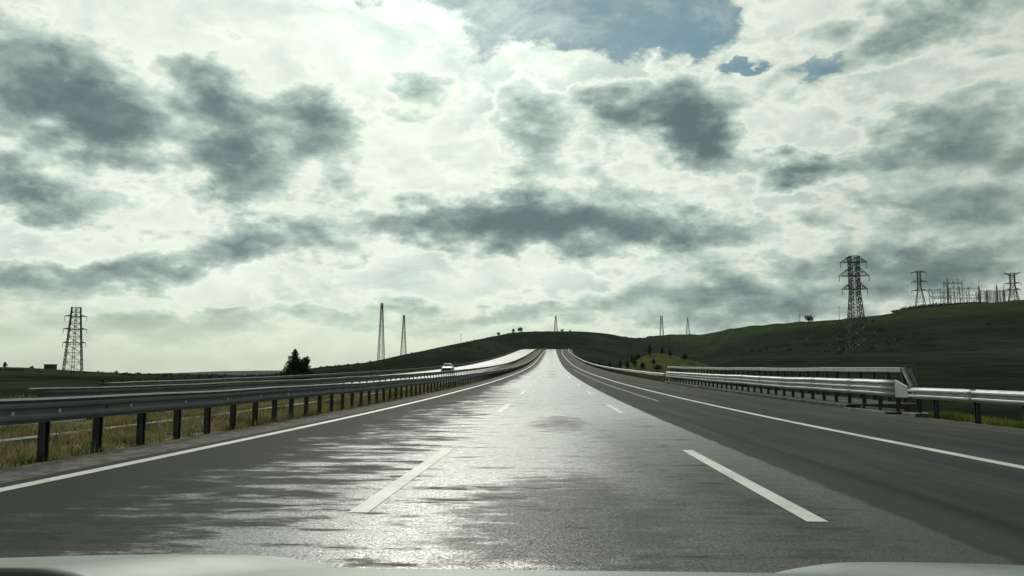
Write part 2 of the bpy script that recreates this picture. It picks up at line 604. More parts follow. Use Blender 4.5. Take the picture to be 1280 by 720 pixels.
def ribbon(name, xs, zs, mat, ys=YS, thick=0.0):
    ys = np.asarray(ys, float)
    vs, f = [], []
    n = len(xs)
    for y in ys:
        p, s = float(P(y)), float(SH(y))
        for x, z in zip(xs, zs):
            vs.append((x + s, y, p + z))
    for j in range(len(ys) - 1):
        for i in range(n - 1):
            f.append((j * n + i, j * n + i + 1, (j + 1) * n + i + 1, (j + 1) * n + i))
    return MB().poly(vs, f).build(name, mat)


tag(ribbon('road', [-5.95, -4, -2, 0, 2, 4, 6, 8, 10.05], [0] * 9, M['asphalt']), kind='structure')
tag(ribbon('shoulder', [-6.8, -5.95], [-.012, -.004], M['gravel']), kind='structure')
tag(ribbon('median', [-12.5, -11.6, -10.6, -9.56, -9.3, -8.6, -7.6, -6.8], [-.02, .0, -.03, -.06, -.06, -.05, -.03, -.016], M['soil']), kind='structure')
tag(ribbon('opposite_road', [-23.6, -20, -16, -12.5], [.02, .01, 0, -.01], M['asphalt_opp']), kind='structure')
tag(ribbon('verge', [-27.5, -23.6], [-.5, .012], M['soil']), kind='structure')
tag(ribbon('verge', [10.05, 10.35, 11.2, 13.2, 16], [-.004, -.02, -.05, -.5, -2.2], M['soil']), kind='structure')
tag(MB().sweep([(-9.56, -.1), (-9.3, -.1), (-9.3, .05), (-9.33, .06), (-9.53, .06), (-9.56, .05)],
               [(float(SH(y)), y, float(P(y))) for y in YS]).build('drain_kerb', M['concrete']), kind='structure')


def strip(name, x, w, y0, y1, mat, h=.004):
    ys = [y0] + [float(y) for y in YS if y0 + .3 < y < y1 - .3] + [y1]
    return tag(ribbon(name, [x - w / 2, x + w / 2], [h, h], mat, ys), kind='structure')


strip('edge_line_marking', -5.60, .20, -20, 690, M['line'])
strip('edge_line_marking', 5.95, .20, -20, 690, M['line'])
strip('worn_line_marking', 4.45, .12, 34, 170, M['line_worn'])
strip('edge_line_marking', -13.1, .2, -20, 690, M['line'], .006)
strip('edge_line_marking', -22.6, .2, -20, 690, M['line'], .02)
for x, y0 in ((-1.65, 6.9), (2.10, 6.65)):
    for k in range(20):
        strip('lane_dash_marking', x, .17, y0 + 18 * k, y0 + 6.2 + 18 * k, M['line'])

# ------------------------------------------------------------------ guardrails
def wave(n, h, depth, side, z0, th=.006):
    """corrugated beam section with n ridges facing side (+1 faces +x)"""
    front = []
    seg = 12
    for k in range(n * seg + 1):
        u = k / (n * seg)
        ph = (u * n) % 1.0
        d = .5 - .5 * math.cos(2 * math.pi * ph)
        d = min(1, max(0, (d - .5) * 2.3 + .5))
        front.append((side * depth * d, z0 + u * h))
    back = [(a - side * th, b) for a, b in front][::-1]
    return front + back


def path(y0, y1, x=0, step=None):
    ys = [y0] + [float(y) for y in YS if y0 + .4 < y < y1 - .4] + [y1]
    j = .0 if abs(x) < 1 else 1.0
    return [(x + float(SH(y)) + j * (.010 * math.sin(y * .53 + x) + .006 * math.sin(y * 1.31)), y, float(P(y)) + j * (.009 * math.sin(y * .41 + 2 * x) + .005 * math.sin(y * 1.07 + x))) for y in ys]


def post_mesh(h, side):
    """an open C-section steel post, 1.0 tall scaled"""
    m = MB()
    t, w, d = .008, .13, .09
    prof = [(-d / 2, -w / 2), (d / 2, -w / 2), (d / 2, -w / 2 + .02), (d / 2 - t, -w / 2 + .02), (d / 2 - t, -w / 2 + t), (-d / 2 + t, -w / 2 + t),
            (-d / 2 + t, w / 2 - t), (d / 2 - t, w / 2 - t), (d / 2 - t, w / 2 - .02), (d / 2, w / 2 - .02), (d / 2, w / 2), (-d / 2, w / 2)]
    n = len(prof)
    vs = [(side * a, b, -.25) for a, b in prof] + [(side * a, b, h) for a, b in prof]
    f = [(k, (k + 1) % n, n + (k + 1) % n, n + k) for k in range(n)]
    f += [(n, n + 1, n + 4, n + 5), (n + 5, n + 6, n + 11, n), (n + 1, n + 2, n + 3, n + 4), (n + 6, n + 7, n + 10, n + 11), (n + 7, n + 8, n + 9, n + 10)]
    return m.poly(vs, f)


def posts(root, x, ys, h, side, mat, limit=100, block=True):
    """posts at x (back of the rail); first ones as parts, the rest as one far run"""
    base = root.location
    proto = pm = None
    far = MB()
    for i, y in enumerate(ys):
        p = Vector((x + float(SH(y)), y, float(P(y)))) - base
        if i < limit:
            if proto is None:
                proto = post_mesh(h, side).build('post', mat, root)
                o = proto
            else:
                o = proto.copy()
                col.objects.link(o)
                o.parent = root
            o.location = p
        else:
            far.box(p + Vector((0, 0, h / 2 - .1)), (.09, .13, h + .2))
    if far.v:
        far.build('distant_post', mat, root)['kind'] = 'stuff'


def local_sweep(root, prof, pts):
    b = root.location
    return MB().sweep(prof, [(p[0] - b.x, p[1] - b.y, p[2] - b.z) for p in pts])


# left rail, beside our carriageway
gl = empty('guardrail', (-7.0, 4, 0), 'dark steel guardrail on square posts along the grassy median, nearest the left lane', 'guardrail', 'guardrails along the motorway')
local_sweep(gl, wave(2, .31, .045, 1, .53), path(1.5, 690, -6.92)).build('beam', M['rail_shaded'], gl, True)
local_sweep(gl, [(-.035, .838), (.035, .838), (.03, .862), (-.03, .862)], path(1.5, 690, -6.90)).build('sky_lit_lip', M['lip_sky_lit'], gl)  # narrow strip added to draw the sky-lit upper edge as a bright line
posts(gl, -7.05, [4.305 + 1.333 * k for k in range(510)], .80, 1, M['post'])
sp = MB()
for k in range(60):
    y = 4.305 + 1.333 * k
    sp.box(Vector((-6.965, y, float(P(y)) + .68)) - gl.location, (.08, .09, .22))
sp.build('spacer_block', M['post'], gl)['kind'] = 'stuff'
for k in range(14):
    y = (10.03, 11.01)[k] if k < 2 else 12.93 + 1.97 * (k - 2)
    MB().box(Vector((-6.868, y, float(P(y)) + .672)) - gl.location, (.006, .045, .05)).build('reflector', M['reflector'], gl)
# beam joints
# rail of the opposite carriageway
gm = empty('guardrail', (-12.1, 18, 0), 'pale topped guardrail beyond the median grass, edging the opposite carriageway', 'guardrail', 'guardrails along the motorway')
local_sweep(gm, wave(2, .31, .045, 1, .52), path(18.5, 690, -12.1)).build('beam', M['rail_shaded'], gm, True)
local_sweep(gm, [(-.035, .828), (.035, .828), (.03, .855), (-.03, .855)], path(18.15, 690, -12.08)).build('sky_lit_lip', M['lip_sky_lit'], gm)  # same added bright strip for the lit edge of this rail
posts(gm, -12.22, [18.9 + 2.0 * k for k in range(330)], .80, 1, M['post'])
go = empty('guardrail', (-24.6, 30, 0), 'far dark guardrail on thin posts along the outer edge of the opposite carriageway', 'guardrail', 'guardrails along the motorway')
local_sweep(go, wave(2, .26, .05, 1, .36), path(42.6, 690, -24.5)).build('beam', M['rail_shaded'], go, True)  # backlit look comes from the shade-toned steel colour
posts(go, -24.62, [43.2 + 2.0 * k for k in range(320)], .80, 1, M['post'])

# right rail: W-beam, transition, three-wave beam over the bridge, W-beam again
RX = 10.32
ZB0, ZB1 = 24.63, 73.1
gr = empty('guardrail', (RX, 24, 0), 'bright galvanised guardrail along the right shoulder, taller three-wave beam over the bridge', 'guardrail', 'guardrails along the motorway')
local_sweep(gr, wave(2, .31, .125, -1, .50), path(6, ZB0 - .85, RX)).build('beam', M['galv'], gr, True)
local_sweep(gr, wave(3, .50, .125, -1, .50), path(ZB0, ZB1, RX)).build('three_wave_beam', M['galv'], gr, True)
local_sweep(gr, wave(2, .31, .125, -1, .50), path(ZB1 + .4, 690, RX)).build('beam', M['galv'], gr, True)
# transition panel between the two profiles
a0, a1 = wave(2, .31, .125, -1, .50), wave(3, .50, .125, -1, .50)
tr = MB()
b = gr.location
vs = []
y0, y1 = ZB0 - .85, ZB0
pl = [(RX - .13 - b.x, y0 - b.y, .50 - b.z + float(P(y0))), (RX - .13 - b.x, y0 - b.y, .815 + float(P(y0)) - b.z),
      (RX - .13 - b.x, y1 - b.y, 1.01 + float(P(y1)) - b.z), (RX - .13 - b.x, y1 - b.y, .49 + float(P(y1)) - b.z)]
vs = pl + [(p[0] + .05, p[1], p[2]) for p in pl]
tr.poly(vs, [(0, 1, 2, 3), (7, 6, 5, 4), (0, 4, 5, 1), (1, 5, 6, 2), (2, 6, 7, 3), (3, 7, 4, 0)])
tr.build('transition_panel', M['galv'], gr, False, .012)
MB().box(Vector((RX + .02, ZB1 + .2, float(P(ZB1)) + .72)) - gr.location, (.1, .45, .5)).build('transition_panel', M['galv'], gr, False, .012)
for k in range(14):
    yj = 8.3 + 4.0 * k
    if not (23.3 < yj < 25.2):
        lp = wave(2, .31, .125, -1, .50, .012) if yj < 24 else wave(3, .50, .125, -1, .50, .012)
        local_sweep(gr, [(a - .002, b_) for a, b_ in lp], path(yj, yj + .32, RX)).build('lap_joint', M['galv_joint'], gr, True)
ysr = [10.2, 12.2, 14.2, 16.3, 18.4, 20.48, 22.6, 23.62] + [25.0 + 1.333 * k for k in range(36)] + [74.2 + 1.6 * k for k in range(385)]
posts(gr, RX + .11, ysr, .80, -1, M['post'])
sp = MB()
for y in ysr[:80]:
    sp.box(Vector((RX + .04, y, float(P(y)) + .68)) - gr.location, (.07, .08, .26))
sp.build('spacer_block', M['galv_dull'], gr)['kind'] = 'stuff'

# bridge edge: kerb, deck edge and the taller railing behind the rail
kb = [(9.98, -.1), (12.55, -.1), (12.55, .16), (10.06, .14), (9.99, .10)]
tag(MB().sweep(kb, path(28.2, ZB1, 0)).build('bridge_kerb', M['deck']), kind='structure')
tag(MB().sweep([(12.2, -1.2), (12.56, -1.2), (12.56, -.11), (12.2, -.11)], path(22.5, ZB1 + 8, 0)).build('bridge_deck_edge', M['concrete']), kind='structure')
PX = 12.3
pr = empty('bridge_railing', (PX, 29, 0), 'tall steel bridge railing with pale flat top rail and sloping end behind the right guardrail', 'railing')
PY0, PY1 = 29.0, 86.4
HT = 1.40
local_sweep(pr, [(-.09, HT - .17), (.09, HT - .17), (.09, HT), (-.09, HT)], path(PY0, PY1, PX)).build('top_rail', M['galv'], pr, False, .01)
local_sweep(pr, [(-.03, .78), (.03, .78), (.03, .86), (-.03, .86)], path(PY0 + .3, PY1, PX - .02)).build('middle_rail', M['post'], pr)
local_sweep(pr, [(-.03, .38), (.03, .38), (.03, .46), (-.03, .46)], path(PY0 + .3, PY1, PX - .02)).build('lower_rail', M['post'], pr)
pb = pr.location
proto = None
for k in range(43):
    y = PY0 + .15 + 1.333 * k
    q = Vector((PX + .08, y, float(P(y)))) - pb
    if proto is None:
        proto = MB().box((0, 0, HT / 2 - .15), (.1, .12, HT + .1)).build('post', M['post'], pr)
        proto.location = q
    else:
        o = proto.copy(); col.objects.link(o); o.parent = pr; o.location = q
e0, e1 = Vector((PX, PY0, HT - .05 + float(P(PY0)))) - pb, Vector((PX - .02, PY0 - .72, .80)) - pb
MB().bar(e0, e1, .10).build('sloping_end_rail', M['galv'], pr)
MB().poly([e0 + Vector((.05, 0, 0)), e1 + Vector((.05, 0, 0)), e1 + Vector((.05, -.5, -.2)), e0 + Vector((.05, -.6, 0)),
           e0 + Vector((.1, 0, 0)), e1 + Vector((.1, 0, 0)), e1 + Vector((.1, -.5, -.2)), e0 + Vector((.1, -.6, 0))],
          [(0, 1, 2, 3), (7, 6, 5, 4), (0, 4, 5, 1), (1, 5, 6, 2), (2, 6, 7, 3), (3, 7, 4, 0)]).build('end_plate', M['post'], pr)
# drain opening and end block at the near end of the bridge
o = MB().box((10.14, 23.3, .07), (.34, .9, .16)).build('concrete_block', M['concrete'], None, False, .03)
tag(o, 'pale low concrete block at the foot of the right guardrail beside the bridge end', 'concrete block')
dg = empty('drain_gutter', (10.05, 26.3, .05), 'dark sunken drain gutter with pale rim below the three-wave rail', 'drain')
MB().box((.12, 0, .03), (.5, 3.4, .05)).build('gutter_floor', M['black_trim'], dg)
MB().box((-.16, 0, .035), (.06, 3.4, .09)).build('rim', M['concrete'], dg, False, .01)
MB().box((.40, 0, .06), (.06, 3.4, .14)).build('rim', M['concrete'], dg, False, .01)

# shed tyre tread lying on the right shoulder
def tyre_scrap(px, py, ln, wd, label):
    y = 54 if px > 850 else 66
    x = (px - 690) / F * y
    z = float(P(y)) + .006
    m = MB()
    n = 16
    top, bot = [], []
    vs = []
    for k in range(n + 1):
        u = k / n - .5
        hx = u * ln
        bz = .09 * (1 - (2 * u) ** 2) + .03 * math.sin(9 * u + px) + .035
        yo = .12 * math.sin(5 * u)
        w = wd * (.75 + .25 * math.cos(7 * u + px))
        vs += [(hx, yo - w / 2, max(bz - .03, 0)), (hx, yo - w / 2, bz), (hx, yo + w / 2, bz + .05), (hx, yo + w / 2, max(bz + .01, 0))]
    f = []
    for k in range(n):
        for j in range(4):
            f.append((4 * k + j, 4 * k + (j + 1) % 4, 4 * k + 4 + (j + 1) % 4, 4 * k + 4 + j))
    f += [(0, 1, 2, 3), (4 * n + 3, 4 * n + 2, 4 * n + 1, 4 * n)]
    o = m.poly(vs, f).build('tyre_scrap', M['rubber'])
    o.location = (x, y, z)
    tag(o, label, 'tyre scrap', 'tyre scraps on the shoulder')


tyre_scrap(866, 487, 1.15, .35, 'longer black strip of shed tyre tread on the right shoulder, nearer the camera')
tyre_scrap(831, 481, .55, .25, 'short black scrap of tyre tread on the right shoulder, the farther and smaller one')

# ------------------------------------------------------------------ grass
def grass(name, mat, x0, x1, y0, y1, n, h0, h1, zoff, avoid=None, bias=1.6):
    u = rng.random(n)
    y = y0 + (y1 - y0) * u ** bias
    x = x0 + (x1 - x0) * rng.random(n)
    cl = vnoise(x, y, .5, 5) + vnoise(x, y, 1.7, 6) * .8
    keep = cl + rng.random(n) * .7 > .12
    if avoid:
        keep &= ~((x > avoid[0]) & (x < avoid[1]))
    x, y, cl = x[keep], y[keep], cl[keep]
    n = len(x)
    z = P(y) + zoff(x)
    h = (h0 + (h1 - h0) * rng.random(n)) * (1 + .8 * cl)
    a = rng.random(n) * 2 * np.pi
    w = (.007 + .007 * rng.random(n)) * (1 + y / 25)
    dx, dy = np.cos(a) * w, np.sin(a) * w
    lx, ly = (rng.random(n) - .5) * h * .9, (rng.random(n) - .5) * h * .9
    sx = SH(y)
    v = np.empty((n, 3, 3))
    v[:, 0] = np.stack([x - dx + sx, y - dy, z], -1)
    v[:, 1] = np.stack([x + dx + sx, y + dy, z], -1)
    v[:, 2] = np.stack([x + lx + sx, y + ly, z + h], -1)
    return tag(np_mesh(name, v.reshape(-1, 3), 3, mat), kind='stuff')


grass('median_grass', M['blade'], -11.9, -6.95, 5, 70, 90000, .06, .22, lambda x: -.05 + 0 * x, (-9.6, -9.26))
grass('verge_grass', M['blade_green'], 10.5, 14.5, 9, 24, 30000, .06, .2, lambda x: np.interp(x, [10.35, 11.2, 13.2, 16], [-.02, -.05, -.5, -2.2]), None, 1.0)
grass('verge_grass', M['blade'], 10.5, 13.5, 73, 170, 20000, .1, .35, lambda x: np.interp(x, [10.35, 11.2, 13.2, 16], [-.02, -.05, -.5, -2.2]), None, 1.0)
grass('verge_grass', M['blade'], -27, -24.8, 30, 200, 20000, .1, .4, lambda x: np.interp(x, [-27.5, -23.6], [-.5, .0]), None, 1.2)

# ------------------------------------------------------------------ trees and shrubs
def leaves(lobes, n, size, seed):
    """leaf faces spread through a set of (centre, radii) lobes, clumped"""
    g = np.random.default_rng(seed)
    vol = np.array([l[1][0] * l[1][1] * l[1][2] for l in lobes]) ** .75
    vol /= vol.sum()
    which = g.choice(len(lobes), n, p=vol)
    d = g.normal(size=(n, 3))
    d /= np.linalg.norm(d, axis=1)[:, None]
    rad = g.random(n) ** .42
    nz = np.sin(d[:, 0] * 5 + which) * np.sin(d[:, 1] * 6 + 1.3 * which) * np.sin(d[:, 2] * 5 + which)
    rad = rad * (1 + .35 * nz)
    C = np.array([l[0] for l in lobes])[which]
    S = np.array([l[1] for l in lobes])[which]
    p = C + d * S * rad[:, None]
    keep = g.random(n) < .55 + .9 * np.abs(nz) + .25 * (rad < .6)
    p = p[keep]; n = len(p)
    a = g.normal(size=(n, 3)); a /= np.linalg.norm(a, axis=1)[:, None]
    b = np.cross(a, g.normal(size=(n, 3))); b /= np.linalg.norm(b, axis=1)[:, None]
    s = size * (.5 + g.random(n))[:, None]
    v = np.empty((n, 4, 3))
    v[:, 0] = p - a * s; v[:, 1] = p + b * s * .45; v[:, 2] = p + a * s; v[:, 3] = p - b * s * .45
    return v.reshape(-1, 3)


def limb_tree(name, loc, lobes, n, size, mat, label, cat, trunk_h, trunk_r, group=None, seed=1):
    t = empty(name, loc, label, cat, group)
    np_mesh('crown', leaves(lobes, n, size, seed), 4, mat, t)
    m = MB()
    m.bar((0, 0, -.4), (0, 0, trunk_h), trunk_r * 2, 8, trunk_r * .7)
    for l in lobes:
        c = Vector(l[0])
        m.bar((0, 0, min(trunk_h * .9, max(.2, c.z * .5))), c, trunk_r * .8, 5, trunk_r * .2)
    m.build('trunk', M['bark'], t)
    return t


def gp(px, r, dy=0):
    """ground point in a bearing at a distance"""
    p = at(px, 460, r)
    return Vector((p.x, p.y, ground_z(p.x, p.y) + dy))


# the lone conifer left of the road
tp = gp(371, 97)
top = at(368, 437, 97).z - tp.z
K = top / 4.4
lob = [((-.1, 0, 1.0 * K), (1.8, 1.6, .95 * K)), ((-.3, .1, 1.9 * K), (1.25, 1.2, .95 * K)), ((-.2, 0, 2.8 * K), (.8, .8, .85 * K)), ((-.25, 0, 3.65 * K), (.36, .36, .9 * K)),
       ((.85, 0, 2.35 * K), (.75, .7, .95 * K)), ((1.0, .2, 3.0 * K), (.45, .45, .5 * K)), ((-1.1, .2, .7 * K), (1.0, .9, .7 * K)), ((1.1, -.2, .9 * K), (1.2, 1.0, .7 * K))]
limb_tree('conifer_tree', tp, lob, 7000, .16, M['leaf'], 'lone dark conifer with ragged pointed top beyond the opposite carriageway', 'tree', 3.6 * K, .13, None, 3)
bp = gp(388, 96)
limb_tree('bush', bp, [((0, 0, .5), (1.3, 1.0, .7)), ((.8, 0, .4), (.8, .8, .5))], 900, .15, M['leaf_dark'], 'low dark bush growing against the right side of the lone conifer', 'bush', .5, .05, None, 4)


def shrub_cyp(px, py_top, r, w, h_px, label, seed, name='cypress_shrub', mat='leaf_dark'):
    p = gp(px, r)
    h = max(.7, h_px * r / F)
    lob = [((0, 0, h * .28), (w * .5, w * .5, h * .3)), ((.05 * w, 0, h * .55), (w * .42, w * .42, h * .3)), ((0, 0, h * .8), (w * .22, w * .22, h * .25))]
    limb_tree(name, p, lob, 420, .16, M[mat], label, 'shrub', h * .7, .05, 'dark shrubs on the pale knoll', seed)


kn = [(749, 205, 1.2, 10, 'dark shrub at the left foot of the pale knoll, closest to the road'),
      (762, 203, 1.0, 9, 'small dark shrub on the left shoulder of the pale knoll'),
      (775, 198, .9, 11, 'narrow upright shrub, first of the cluster on the knoll from the left'),
      (784, 192, 1.2, 9, 'squat round shrub in the middle of the cluster on the knoll'),
      (790, 200, .9, 12, 'upright shrub standing behind the tallest one on the knoll'),
      (793, 188, 1.4, 16, 'tallest and broadest cypress in the cluster on the knoll'),
      (803, 182, 1.3, 8, 'low dark shrub at the front foot of the knoll'),
      (812, 196, .9, 14, 'slim cypress standing alone right of the knoll cluster'),
      (817, 184, .8, 5, 'tiny shrub low on the right front of the knoll'),
      (828, 195, .7, 9, 'small slender cypress on the right side of the knoll'),
      (838, 192, .7, 5, 'tiny round shrub farthest right on the knoll')]
for k_, (px, r, w, hp, lb) in enumerate([
        (736, 230, 1.6, 6, 'round bush close behind the right guardrail, farthest up the road'), (742, 222, 1.5, 7, 'bush at the road edge, second one down from the far bend'),
        (755, 214, 1.4, 5, 'low bush between the two dark shrubs left of the knoll'), (768, 190, 1.8, 5, 'wide low bush at the front left foot of the knoll'),
        (798, 204, 1.2, 6, 'small bush on the top of the knoll behind the cluster'), (822, 178, 2.0, 5, 'flat wide bush at the front of the knoll near the bridge'),
        (846, 172, 2.2, 6, 'low bush just left of the far end of the bridge railing'), (856, 190, 1.6, 6, 'bush on the right tail of the knoll above the bridge railing')]):
    kn.append((px, r, w, hp, lb))
for i, (px, r, w, hp, lb) in enumerate(kn):
    shrub_cyp(px, 0, r, w, hp, lb, 20 + i)

for i, (px, r, w, h, lb, nm) in enumerate([
        (1015, 655, 8.5, 5.8, 'broad dark round tree alone on the skyline of the right hill', 'hilltop_tree'),
        (642, 800, 4.0, 4.2, 'small dark tree on the crest of the left ridge, left of a pair', 'hilltop_tree'),
        (651, 806, 6.0, 5.0, 'wider dark tree on the crest of the left ridge, right of a pair', 'hilltop_tree'),
        (623, 790, 3.4, 3.2, 'little bush on the slope of the left ridge below the pair of trees', 'hilltop_bush'),
        (703, 860, 3.6, 2.6, 'little bush on the plateau just right of the small pylon', 'hilltop_bush'),
        (713, 862, 2.6, 2.2, 'tiny bush on the plateau, second one right of the small pylon', 'hilltop_bush'),
        (6, 521, 2.6, 3.4, 'small thin bush on the low left ridge at the picture edge', 'hilltop_bush'),
        (40, 521, 2.0, 1.8, 'tiny bush on the low left ridge just before the hut', 'hilltop_bush'),
        (146, 541, 1.6, 1.6, 'tiny bush right of the left pylon on the low ridge', 'hilltop_bush'),
        (907, 150, 3.6, 1.6, 'dark spreading bush behind the tall bridge railing, left one', 'hillside_bush'),
        (926, 152, 3.2, 1.8, 'dark rounded bush behind the tall bridge railing, right one', 'hillside_bush')]):
    p = gp(px, r)
    g = np.random.default_rng(90 + i)
    lob = [((0, 0, h * .5), (w * .42, w * .4, h * .48))] + [((float(g.uniform(-.34, .34)) * w, float(g.uniform(-.3, .3)) * w, h * float(g.uniform(.35, .75))), (w * .22, w * .22, h * .27)) for _ in range(4)]
    limb_tree(nm, p, lob, 700, .10 * w ** .7 + .05, M['leaf_dark'], lb, 'tree' if 'tree' in nm else 'bush', h * .55, .04 * w, None, 60 + i)

# scattered scrub and tussocks over the hillsides
def hill_scrub(n_c):
    g = np.random.default_rng(5)
    out = []
    tries = 0
    while len(out) < n_c and tries < n_c * 12:
        tries += 1
        a = g.uniform(-.62, .66)
        r = g.uniform(.55, .99) * float(f_r(a))
        x, y = r * math.sin(a), r * math.cos(a)
        if -34 < x - float(SH(y)) < 18 or math.hypot((x - 26) / 20, (y - 196) / 40) < 1:
            continue
        if vnoise(x, y, 70, 8) + .7 * vnoise(x, y, 23, 9) < .12:
            continue
        h = g.uniform(.25, .8) * (1.15 if a > 0 else .8)
        z = ground_z(x, y)
        m_ = 14
        p = np.array([x, y, z]) + g.normal(size=(m_, 3)) * np.array([h * .7, h * .7, h * .28]) + np.array([0, 0, h * .35])
        u = g.normal(size=(m_, 3)) * h * .38
        v = g.normal(size=(m_, 3)) * h * .38
        out.append(np.stack([p - u, p - v, p + u, p + v], 1).reshape(-1, 3))
    return tag(np_mesh('scrub', np.concatenate(out), 4, M['leaf_dark']), kind='stuff')


hill_scrub(800)

# ------------------------------------------------------------------ pylons
def lattice_body(m, H, wb, wt, n, waist=.6, leg=.3, br=.14, dens=1.15, mid=False):
    """four-legged tapered mast: width wb at the foot, wt from the waist upwards"""
    def half(u):
        return (wb + (wt - wb) * min(1, u / waist)) / 2
    us = [0]
    while us[-1] < .999:
        us.append(us[-1] + max(.02, dens * 2 * half(us[-1]) / H))
    us = [u / us[-1] for u in us]
    cs = [(1, 1), (-1, 1), (-1, -1), (1, -1)]
    for i in range(len(us) - 1):
        u0, u1 = us[i], us[i + 1]
        h0, h1 = half(u0), half(u1)
        for k in range(4):
            a, b_ = cs[k], cs[(k + 1) % 4]
            p0, p1 = Vector((a[0] * h0, a[1] * h0, u0 * H)), Vector((a[0] * h1, a[1] * h1, u1 * H))
            q0, q1 = Vector((b_[0] * h0, b_[1] * h0, u0 * H)), Vector((b_[0] * h1, b_[1] * h1, u1 * H))
            m.bar(p0 if i else p0 - Vector((0, 0, 2.0)), p1, leg)
            m.bar(p0, q1, br); m.bar(q0, p1, br)
            m.bar(p1, q1, br)
            if mid:
                m.bar((p0 + q0) / 2, (p1 + q1) / 2, br * 1.3)
    return half


def crossarm(m, z, half, L, rise, w=.2, sides=(-1, 1), up=0.):
    for yy in (-half, half):
        m.bar((-half, yy, z), (half, yy, z), w)
    m.bar((0, -half, z), (0, half, z), w)
    m.bar((-half, -half, z), (half, half, z), w)
    for s in sides:
        tip = Vector((s * L, 0, z + up))
        for yy in (-half, half):
            a, c = Vector((s * half, yy, z)), Vector((s * half, yy, z + rise))
            m.bar(a, tip, w); m.bar(c, tip, w)
            n = 3
            for k in range(1, n):
                t = k / n
                m.bar(a.lerp(tip, t), c.lerp(tip, t), w * .6)
                m.bar(a.lerp(tip, t), c.lerp(tip, (k - 1) / n), w * .6)


def insul(m, x, z, ln, w=.28):
    m.bar((x, 0, z), (x, 0, z - ln), w, 6)


def pylon(px, py_top, r, wb, wt, waist, arms, rz, label, leg=.3, br=.14, horn=False, strings=2.2, group='power pylons', dens=1.15, mid=False):
    p = gp(px, r)
    H = at(px, py_top, r).z - p.z
    t = empty('power_pylon', p, label, 'pylon', group, rz)
    m = MB()
    half = lattice_body(m, H, wb, wt, 8, waist, leg, br, dens, mid)
    m.build('lattice_mast', M['lattice'], t)
    for (u, L, rise) in arms:
        c = MB()
        crossarm(c, u * H, half(u), L, rise, leg * .65)
        a = c.build('crossarm', M['lattice'], t)
        i = MB()
        for s in (-1, 1):
            insul(i, s * L * .97, u * H, strings)
        if strings:
            i.build('insulator', M['insul'], a)
    if horn:
        c = MB()
        crossarm(c, H * .93, half(.95), horn, 1.2, leg * .65, (-1, 1), H * .09)
        c.build('earth_wire_horn', M['lattice'], t)
    return t, H


YR = R(-14)
pylon(1073, 320, 372, 7.4, 3.5, .62, [(.935, 5.6, 2.6), (.79, 6.4, 3.6), (.65, 5.4, 2.8)], R(-2),
      'heavy lattice pylon with three pairs of arms standing tall on the right hillside', .34, .20, strings=2.4, dens=.8, mid=True)
pylon(91, 384, 560, 10.0, 4.9, .95, [(.86, 6.2, .8), (.66, 6.6, .8), (.45, 6.4, .8)], R(24),
      'broad lattice pylon on the low ridge at the far left beside the hut', .36, .22, strings=2.8, dens=.62, mid=True)
pylon(476, 379, 640, 4.6, 1.5, .92, [(.93, 1.5, 1.0)], R(85), 'tall slim lattice pylon on the left ridge, taller of the two side by side', .34, .17, strings=0)
pylon(504, 394, 800, 5.4, 1.5, .92, [(.95, 1.4, 1.0)], R(85), 'slim lattice pylon on the left ridge, shorter of the two side by side', .36, .17, strings=0)
pylon(695, 395, 1000, 5.4, 1.2, .95, [(.9, 1.3, 1.0)], R(80), 'small distant pylon standing on the plateau straight above the road', .36, .16, strings=0)
pylon(828, 395, 1030, 4.6, 2.6, .8, [(.8, 3.0, 1.0)], R(75), 'small distant pylon in the dip right of the road, thicker of two', .40, .2, strings=0)
pylon(861, 397, 1060, 5.6, .9, .95, [], R(75), 'small distant pylon in the dip right of the road, thinner one with pointed top', .36, .16, strings=0)
pylon(1155, 338, 700, 8.6, 2.2, .62, [(.96, 5.6, 1.2), (.74, 5.8, 1.2), (.54, 6.0, 1.0)], R(-14),
      'slender waisted pylon with three level arms at the left end of the substation', .34, .17, strings=2.0)
pylon(1273, 341, 700, 8.0, 3.0, .6, [(.70, 5.8, 1.0), (.52, 5.0, 1.0)], R(-20), 'pylon with two raised horns behind the right end of the substation', .4, .22, 5.8, 2.2)


def pole(px, py_top, r, label, arm=0):
    p = gp(px, r)
    H = max(3, at(px, py_top, r).z - p.z)
    t = empty('utility_pole', p, label, 'pole', 'thin poles on the hills')
    MB().bar((0, 0, -1), (0, 0, H), .42, 6, .26).build('pole_shaft', M['lattice'], t)
    MB().bar((-1.1, 0, H - .6), (1.1, 0, H - .6), .2).build('crossarm', M['lattice'], t)


pole(576, 417, 740, 'thin single pole on the slope of the left ridge')
pole(1052, 383, 660, 'faint thin pole on the right skyline just left of the heavy pylon')
pole(1002, 393, 690, 'short thin pole on the right skyline left of the round tree')
pole(903, 408, 830, 'tiny pole low on the right skyline, farthest from the substation')

# ------------------------------------------------------------------ substation
SR = 690


def sgz(px, r=SR):
    return gp(px, r)


